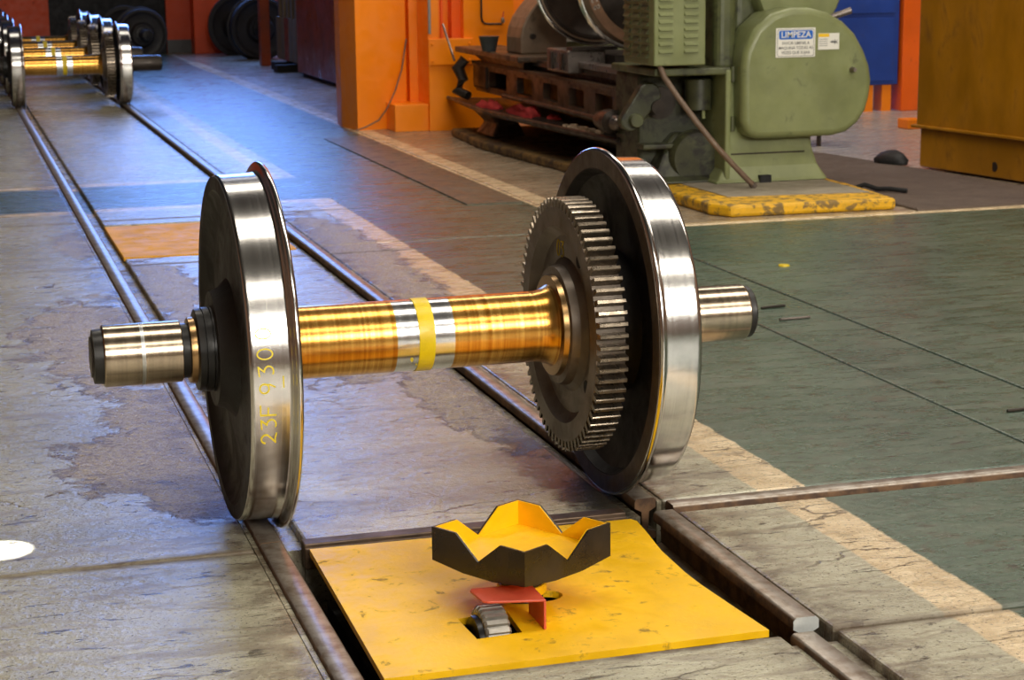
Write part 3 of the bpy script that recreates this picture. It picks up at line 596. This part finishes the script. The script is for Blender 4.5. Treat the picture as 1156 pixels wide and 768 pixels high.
# louvred motor box
lb = B(3.075, 3.435, 6.20, 6.77, .872, 1.55).build('louvre_box', 'green', lt, bevel=.01)
for x in (3.155, 3.332):
    for k in range(9):
        z = .955 + .0477 * k; w2 = .052
        MB().add([(x - w2, 6.2005, z), (x + w2, 6.2005, z), (x + w2, 6.2005, z + .026), (x - w2, 6.2005, z + .026), (x - w2 + .008, 6.182, z + .001), (x + w2 - .008, 6.182, z + .001)], [(3, 4, 5, 2), (0, 3, 4), (1, 5, 2), (0, 1, 5, 4), (0, 1, 2, 3)]).build('louvre', 'green', lb)
for k in range(12):
    for j in range(3):
        y = 6.30 + .165 * j; z = .92 + .052 * k
        MB().add([(3.0745, y, z), (3.0745, y + .13, z), (3.0745, y + .13, z + .03), (3.0745, y, z + .03), (3.058, y + .01, z), (3.058, y + .12, z)], [(3, 4, 5, 2), (0, 3, 4), (1, 5, 2), (0, 1, 5, 4), (0, 1, 2, 3)]).build('side_louvre', 'green_dark', lb)
# front machinery below the ledge
B(3.13, 3.60, 6.62, 7.1, .08, .80).build('gearbox', 'green_grime_shade', lt, bevel=.03)
loft([(.077, 3.14, 3.58, 6.36, 6.7), (.12, 3.17, 3.58, 6.42, 6.7), (.34, 3.30, 3.58, 6.52, 6.7), (.40, 3.36, 3.58, 6.56, 6.7)]).build('foot_casting', 'green_grime_shade', lt, bevel=.02)
MB().rev([(0, .17), (.03, .19), (.08, .19)], (3.48, 6.42, .235), 'Y', 28).build('round_boss', 'green_grime_shade', lt, smooth=40)
MB().rev([(0, .09), (.20, .09), (.21, .08)], (3.50, 6.48, .56), 'Z', 20).build('oil_reservoir', 'green_grime_shade', lt, smooth=40)
MB().tube([(3.50, 6.46, .585), (3.52, 6.44, .60), (3.525, 6.44, .50)], .012, 8).build('oil_pipe', 'green', lt)
B(3.10, 3.62, 6.46, 6.62, .30, .335).build('lower_ledge', 'green_grime_shade', lt, bevel=.01)
# swing arm with two bosses
ARM = []
for cx, cz, r, a, b_ in ((3.03, .50, .075, 180, 330), (3.16, .66, .085, -10, 160)): ARM += arc(cx, cz, r, r, a, b_, 8)
am = MB().prism(ARM, .09, 'XZ', 6.50).build('swing_arm', 'green_grime_shade', lt, bevel=.01)
MB().rev([(-.05, .042), (-.045, .046), (.02, .046)], (3.055, 6.50, .50), 'Y', 20).build('arm_boss', 'green_dark', am, smooth=40)
MB().rev([(-.04, .05), (.30, .06)], (3.22, 6.52, .58), 'Y', 20).build('arm_boss', 'dark_metal', am, smooth=40)
MB().rev([(-.01, .11), (.04, .12), (.3, .12)], (3.28, 6.62, .60), 'Y', 24).build('handwheel_hub', 'dark_metal', lt, smooth=40)
# hose from motor box to floor
hp = [(3.13, 6.24, .872), (3.14, 6.18, .80), (3.20, 6.10, .68), (3.30, 6.02, .52), (3.42, 5.97, .36), (3.55, 5.95, .22), (3.65, 5.96, .125), (3.68, 5.97, .10)]
hs = MB().tube(hp, .019, 10).build('power_hose', 'hose', lt, smooth=60)
MB().tube([(3.675, 5.968, .105), (3.695, 5.975, .085)], .024, 10).build('hose_fitting', 'grey_metal', hs, smooth=50)
# bed with square openings in its side wall
bx0 = 3.22
wins = [(10.05, 10.57), (9.33, 9.74), (8.66, 9.03), (8.03, 8.38), (7.40, 7.77), (6.98, 7.21)]
ys = [6.70] + [q for p_ in sorted(wins) for q in p_] + [11.0]
sw = MB()
for i in range(0, len(ys), 2): sw.box(bx0, bx0 + .06, ys[i], ys[i + 1], .40, .625)
zlo = lambda y: .44
for y0, y1 in wins: sw.box(bx0, bx0 + .06, y0, y1, .40, .455).box(bx0, bx0 + .06, y0, y1, .590, .625)
sw.build('bed_side', 'bed', lt)
B(bx0 + .06, 4.5, 6.9, 10.95, .60, .70).build('bed_top', 'dark_metal', lt, bevel=.01)
B(bx0 + .40, 4.5, 6.9, 10.95, .10, .60).build('bed_core', 'green_dark', lt)
B(bx0 - .03, bx0 + .10, 6.72, 11.02, .625, .645).build('rack_rail', 'bed', lt)
rk = None
for k in range(84):
    y = 6.76 + .0505 * k
    if rk is None: rk = B(bx0 - .045, bx0 + .05, y, y + .026, .645, .668).build('rack_tooth', 'bed', lt); rk0 = y
    else:
        o = bpy.data.objects.new('rack_tooth', rk.data); COL.objects.link(o); o.parent = lt; o.location = (0, y - rk0, 0)
B(bx0 + .02, bx0 + .34, 6.9, 10.6, .70, .755).build('slide_way', 'dark_metal', lt, bevel=.006)
B(bx0 - .02, bx0 + .10, 6.75, 8.3, .755, .80).build('slide_way', 'grey_metal', lt, bevel=.006)
B(bx0 - .14, bx0 + .30, 9.25, 11.2, .735, .785).build('end_table', 'bed', lt, bevel=.01)
loft([(.64, 3.20, 3.5, 9.5, 10.5), (.735, 3.16, 3.5, 9.35, 10.9)]).build('end_bracket', 'dark_metal', lt)
# tail stock with a curved back
TS = [(3.20, .785), (3.20, .92), (3.215, 1.0), (3.25, 1.08), (3.30, 1.15), (3.36, 1.22), (3.46, 1.32), (3.56, 1.40), (3.60, 1.40), (3.60, .785)]
tsk = MB().prism(TS, .42, 'XZ', 9.55).build('tailstock', 'tail', lt, bevel=.015)
MB().rev([(-.03, .022), (.01, .026)], (3.30, 9.55, .93), 'Y', 14).build('tailstock_bolt', 'dark_metal', tsk, smooth=40)
B(3.62, 4.3, 10.0, 10.4, .75, 1.5).build('tail_housing', 'green', lt, bevel=.03); B(3.6, 4.2, 9.97, 10.0, .86, .90).build('tail_strip', 'sign_white', lt)
# tool slide
tl = B(3.12, 3.42, 8.10, 8.62, .715, .885).build('tool_slide', 'grey_metal', lt, bevel=.01)
for y in (8.20, 8.45): B(3.10, 3.13, y, y + .05, .735, .86).build('slide_clamp', 'dark_metal', tl)
MB().rev([(-.32, .016), (-.05, .018), (-.04, .026), (.02, .026)], (3.16, 8.64, .855), 'Y', 12).build('tool_spindle', 'light_ring', tl, smooth=40)
B(3.14, 3.5, 8.06, 8.2, .885, .91).build('slide_cap', 'dark_metal', tl)
B(3.42, 3.9, 7.9, 8.7, .70, .85).build('cross_slide', 'dark_metal', tl)
# feed shaft with a cone chuck
fs = MB().rev([(-2.4, .018), (.0, .018), (.02, .055), (.14, .075), (.18, .085), (.30, .085), (.32, .055), (.36, .05), (.42, .02)], (3.10, 7.35, .44), 'Y', 28)
fsv = [(x, 2 * 7.35 - y, z) for x, y, z in fs.v]; fs.v = fsv; fs.build('feed_shaft', 'dark_metal', lt, smooth=35)
MB().rev([(-.07, .012), (-.05, .040), (.0, .055)], (3.10, 6.99, .44), 'Y', 20).build('shaft_tip', 'grey_metal', lt, smooth=35)
# chip tray
tr = MB().prism([(3.10, 11.55), (2.945, 9.82), (3.02, 8.3), (3.12, 7.0), (3.20, 6.7), (3.40, 6.7), (3.60, 11.2)], .018, 'XY', .285).build('chip_tray', 'dark_metal', lt)
lip = [(3.10, 11.55, .30), (2.945, 9.82, .315), (3.02, 8.3, .315), (3.12, 7.0, .315)]
MB().tube(lip, .018, 8).build('tray_lip', 'dark_metal', tr, smooth=50)
loft([(.077, 3.05, 3.35, 9.9, 10.45), (.18, 3.12, 3.32, 10.0, 10.4), (.285, 3.02, 3.3, 9.95, 10.45)]).build('bed_foot', 'bed', lt, bevel=.02)
MB().tube([(3.12, 11.0, .68), (3.06, 11.02, .60), (3.10, 11.0, .50), (3.05, 11.02, .40), (3.12, 10.9, .36)], [.05, .06, .05, .05, .04], 10).build('end_casting', 'dark_metal', lt, smooth=50)
B(bx0 - .02, bx0 + .2, 10.6, 11.05, .42, .66).build('end_gear_guard', 'dark_metal', lt, bevel=.03)
MB().tube([(3.05, 11.1, .66), (3.00, 11.3, .98)], .010, 8).build('end_lever', 'grey_metal', lt)
# things on and in the lathe
MB_ = MB().rev([(0, .055), (.01, .06), (.12, .085), (.128, .09), (.13, .08)], (3.10, 10.15, .785), 'Z', 20)
pt = tag(MB_.build('oil_pot', 'pot', None, smooth=40), 'small dark pot standing on the end table of the lathe', 'pot')
for (x, y, rx, ry, h), lb in (((3.14, 10.25, .09, .22, .05), 'crumpled red rag at the pointed end of the lathe tray'), ((3.19, 9.45, .10, .34, .06), 'long red rag in the lathe tray beneath the bed openings'), ((3.30, 8.95, .05, .10, .03), 'small reddish scrap in the lathe tray between rag and chips')):
    m = MB(); v = []; nn = 16
    for j, (rr, zz) in enumerate(((1, 0), (.96, .45), (.6, 1), (.25, .8))):
        for i in range(nn):
            t = 2 * PI * i / nn; wv = 1 + .22 * math.sin(3 * t + x * 40) + .12 * math.sin(5 * t + j); v.append((x + rx * rr * wv * math.cos(t), y + ry * rr * wv * math.sin(t), .303 + h * zz * (1 + .3 * math.sin(4 * t + y))))
    f = [(j * nn + i, j * nn + (i + 1) % nn, (j + 1) * nn + (i + 1) % nn, (j + 1) * nn + i) for j in range(3) for i in range(nn)] + [tuple(range(nn - 1, -1, -1)), tuple(3 * nn + i for i in range(nn))]
    tag(m.add(v, f).build('rag', 'cloth', None, smooth=60), lb, 'rag')
m = MB()
for k in range(26):
    x = 3.12 + random.uniform(-.05, .08); y = 7.85 + random.uniform(-.25, .25); s_ = random.uniform(.012, .03); m.box(x, x + s_, y, y + s_ * 2, .302, .302 + s_ * random.uniform(.5, 1.6), random.uniform(0, 3))
o = tag(m.build('metal_chips', 'swarf', None), 'heap of pale metal chips in the lathe tray', 'chips'); o['kind'] = 'stuff'
# wheelset clamped in the lathe (axis along the bed)
lw = make_wheelset((0, 0, 0), 0.5, 'brown wheelset clamped in the lathe with white chalk marks on one rim', None, False, gear=False)
lw.location = (3.69, 8.55, .90); lw.rotation_euler = (0, 0, math.radians(-90))
remat(lw, {'tread': 'tail', 'wheel': 'dark_metal', 'rim_face': 'tail'})
for wi, wc in enumerate([c_ for c_ in lw.children if c_.name.startswith('wheel')]):
    sg_ = (-1, 1)[wi]; rb = MB().rev([(sg_ * x, r) for x, r in ((.503, .50), (.503, .523), (.507, .529), (.514, .5330), (.521, .529), (.526, .518), (.532, .506), (.532, .50))], (0, 0, .5), 'X', 72, True).build('bright_flange', 'tread', None, smooth=40); rb.parent = wc
wn = [c_ for c_ in lw.children if c_.name.startswith('wheel')][1]
rf = MB().rev([(.640, .415), (.6455, .418), (.6455, .490), (.640, .493)], (0, 0, .5), 'X', 72, True).build('rim_face', 'rim_brown', None, smooth=30); rf.parent = wn
for i, ch in enumerate('S3C00CS'):
    g = [[(u * .045, v * .042) for u, v in s_] for s_ in GL[ch]]; mk = MB()
    strokes(g, lambda u, v, h, i=i: (.6462 + h, (.432 + v) * math.cos(PI - .28 + .115 * i + u / .45), .5 + (.432 + v) * math.sin(PI - .28 + .115 * i + u / .45)), .008, mk)
    q = mk.build('chalk_mark', 'white_chalk'); q.parent = wn

# ------------------------------------------------------------------ orange pillar and wall behind the lathe
op = thing('steel_pillar', (2.9, 11.9, 0), 'bright orange riveted steel pillar with stepped foot beside the lathe', 'pillar')
PT = 6.0
MB().prism([(2.315, 11.87), (2.80, 11.92), (2.84, 12.02), (2.86, 12.15), (2.96, 12.15), (2.96, 12.6), (2.27, 12.6), (2.255, 12.3)], PT, 'XY', -.004).build('side_flange', 'orange', op)
B(2.60, 2.92, 11.56, 12.05, -.004, .245).build('foot_block', 'orange', op, bevel=.006)
B(2.92, 3.72, 11.52, 12.6, -.004, .60).build('lower_casing', 'orange', op, bevel=.006)
cp = B(2.915, 3.34, 11.50, 11.62, .600, .838).build('bolted_plate', 'orange', op, bevel=.004)
for x in (2.95, 3.305):
    for z in (.64, .79): MB().rev([(-.012, .008), (-.006, .013), (.01, .013)], (x, 11.50, z), 'Y', 10).build('bolt', 'orange', cp, smooth=40)
B(2.92, 3.02, 11.54, 12.6, .60, PT).build('flange_strip', 'orange', op)
B(3.02, 3.20, 11.80, 11.9, .60, PT).build('recessed_web', 'orange', op)
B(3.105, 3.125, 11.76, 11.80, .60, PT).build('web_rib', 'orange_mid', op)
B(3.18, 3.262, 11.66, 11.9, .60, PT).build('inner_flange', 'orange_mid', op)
B(3.262, 3.74, 11.54, 12.6, .60, PT).build('flange_strip', 'orange', op)
B(2.84, 2.92, 11.94, 12.2, .245, PT).build('inner_strip', 'orange', op)
tag(MB().tube([(2.925, 11.49, .885), (2.925, 11.49, 3.5)], .014, 10).build('conduit', 'pipe', None, smooth=50), 'thin grey conduit running up the orange pillar', 'conduit')
gp_ = thing('gas_pipe', (3.5, 11.5, .9), 'thin dark bent pipe with a small valve on the orange pillar', 'pipe')
MB().tube([(3.425, 11.515, 2.2), (3.425, 11.515, 1.03), (3.432, 11.515, .99), (3.455, 11.515, .968), (3.50, 11.515, .962), (3.62, 11.515, .962)], .010, 8).build('bent_tube', 'dark_metal', gp_, smooth=60)
MB().rev([(-.02, .012), (.0, .020), (.03, .012)], (3.63, 11.515, .99), 'Z', 12).build('valve', 'light_ring', gp_, smooth=50); MB().tube([(3.63, 11.515, 1.01), (3.64, 11.515, 1.075)], .006, 8).build('valve_lever', 'red', gp_)
tag(MB().tube([(2.80, 11.88, .83), (2.74, 11.84, .55), (2.66, 11.80, .35), (2.585, 11.80, .20), (2.50, 11.80, .09), (2.38, 11.82, .03), (2.28, 11.80, .004)], .007, 8).build('slack_cable', 'hose', None, smooth=60), 'slack brown cable hanging down the orange pillar to the floor', 'cable')
# orange wall continuing behind the lathe
tag(B(3.75, 5.6, 12.0, 12.3, -.004, 5.0).build('partition_panel', 'orange', None), 'plain orange partition panel behind the lathe', 'panel')

# ------------------------------------------------------------------ background left: lockers, post, back wall panels
ct = thing('storage_cabinet', (3.7, 18.8, 0), 'tall dull orange storage cabinet between the pillar and the tan locker', 'cabinet')
B(3.27, 4.3, 17.45, 20.1, .05, 3).build('body', 'orange_dark', ct, bevel=.01); B(3.33, 4.25, 17.5, 20.05, -.004, .05).build('plinth', 'black', ct)
lk = thing('board_locker', (3.6, 21.3, 0), 'tan boarded locker with dark slots standing on timber skids', 'locker')
bd = B(3.44, 4.2, 20.2, 22.5, .10, 2.6).build('body', 'black', lk)
for k in range(7):
    y = 20.22 + .325 * k
    B(3.40, 3.44, y, y + .29, .12, .72).build('board', 'tan' if k != 4 else 'orange_dark', lk)
    B(3.41, 3.44, y, y + .12, .72, 2.6).build('upright_slat', 'tan', lk)
for x, y in ((3.1, 20.9), (3.2, 21.7)): B(x, x + 1.0, y, y + .18, -.004, .10, .15).build('skid', 'black', lk)
tag(B(3.18, 3.32, 22.55, 22.75, -.004, 4.0).build('steel_post', 'orange_dark', None, bevel=.01), 'slim dull orange steel post beside the tan locker', 'post')
tag(B(2.72, 3.22, 26.55, 26.99, -.004, 3.5).build('wall_pilaster', 'orange_red', None, bevel=.01), 'broad orange pilaster standing out from the back wall', 'pilaster')
tag(B(3.26, 3.9, 26.75, 26.99, -.004, 3.5).build('wall_pilaster', 'orange_red', None, bevel=.01), 'red-orange pilaster behind the large dark wheelset', 'pilaster')

# ------------------------------------------------------------------ background right
bc = thing('blue_cabinet', (7.4, 12.0, 0), 'blue steel cabinet on short orange legs beside the orange post', 'cabinet')
B(6.3, 7.86, 11.8, 12.4, .262, 2.2).build('body', 'blue', bc, bevel=.01)
B(6.34, 7.80, 11.785, 11.802, .30, .93).build('door_panel', 'blue', bc, bevel=.004); B(6.34, 7.80, 11.78, 11.802, .975, 2.1).build('door_panel', 'blue', bc, bevel=.004)
for x in (6.40, 7.50, 7.70): B(x, x + .10, 11.82, 12.0, -.004, .262).build('leg', 'orange', bc)
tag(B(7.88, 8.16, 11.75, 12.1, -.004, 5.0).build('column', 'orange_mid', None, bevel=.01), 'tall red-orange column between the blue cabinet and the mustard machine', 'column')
ym = thing('press_housing', (6.3, 6.6, 0), 'large mustard yellow machine housing with a ridge, beside the rubber mat', 'machine')
FX = [(5.555, 7.22), (5.86, 5.2), (7.4, 5.4), (7.2, 7.4)]
MB().prism(FX, 1.9, 'XY', .30).build('upper_body', 'mach_yellow', ym, bevel=.012)
MB().prism([(5.575, 7.19), (5.875, 5.23), (7.36, 5.43), (7.17, 7.37)], .30, 'XY', .012).build('base', 'mach_yellow', ym, bevel=.01)
MB().prism([(5.525, 7.25), (5.835, 5.17), (7.43, 5.37), (7.23, 7.43)], .022, 'XY', .300).build('ridge', 'mach_yellow', ym, bevel=.006)
MB().rev([(0, .035), (.02, .03)], (5.70, 6.35, .09), 'X', 12).build('drain_plug', 'dark_metal', ym)
tag(B(6.98, 7.4, 9.95, 10.15, -.004, .085).build('timber_block', 'orange', None, bevel=.01), 'orange-brown block on the pale floor behind the mustard machine', 'block')
bag = MB(); v = []; nn = 14
for rr, zz in ((1, 0), (1.05, .03), (.75, .07), (.3, .095)):
    for i in range(nn): t = 2 * PI * i / nn; q = rr * (1 + .15 * math.sin(3 * t)); v.append((5.50 + .11 * q * math.cos(t), 7.46 + .16 * q * math.sin(t), .0125 + zz))
tag(bag.add(v, [(j * nn + i, j * nn + (i + 1) % nn, (j + 1) * nn + (i + 1) % nn, (j + 1) * nn + i) for j in range(3) for i in range(nn)] + [tuple(range(nn - 1, -1, -1)), tuple(3 * nn + i for i in range(nn))]).build('black_bag', 'black', None, smooth=60), 'small black bag slumped against the mustard machine', 'bag')
mt_ = thing('rubber_mat', (4.9, 6.3, 0), 'grey-brown ribbed rubber mat between the lathe plinth and mustard machine', 'mat')
MP = [(4.42, 5.11), (5.75, 5.15), (5.50, 7.2), (5.32, 8.5), (4.72, 8.4), (4.44, 7.2)]
MB().prism(MP, .012, 'XY', -.004).build('mat_body', 'mat', mt_)
m = MB()
for k in range(64):
    y = 5.14 + .05 * k
    if y < 7.2: xl = 4.43; xr = 5.74 - (y - 5.15) * .12
    else: xl = 4.45 + (y - 7.2) * .23; xr = 5.49 - (y - 7.2) * .13
    m.box(xl, xr, y, y + .024, .006, .012)
o = m.build('mat_rib', 'mat', mt_); o['kind'] = 'stuff'
hb = [(4.47, 6.05, .034), (4.52, 6.02, .055), (4.58, 5.95, .031), (4.63, 5.88, .038), (4.72, 5.80, .030)]
tag(MB().tube(hb, .016, 8).build('mat_edge', 'black', None, smooth=60), 'wavy black mat edge where the mat meets the lathe foot', 'hose')  # wavy edge of the mat, modelled as a lying tube
st = thing('work_stool', (5.45, 9.0, 0), 'small stool with thin steel legs on the pale floor behind the lathe', 'stool')
for x, y in ((5.22, 8.95), (5.22, 9.25), (5.60, 8.95), (5.60, 9.25)): B(x, x + .03, y, y + .03, -.004, .42).build('leg', 'dark_metal', st)
B(5.18, 5.68, 8.9, 9.35, .42, .46).build('seat', 'dark_metal', st, bevel=.01)
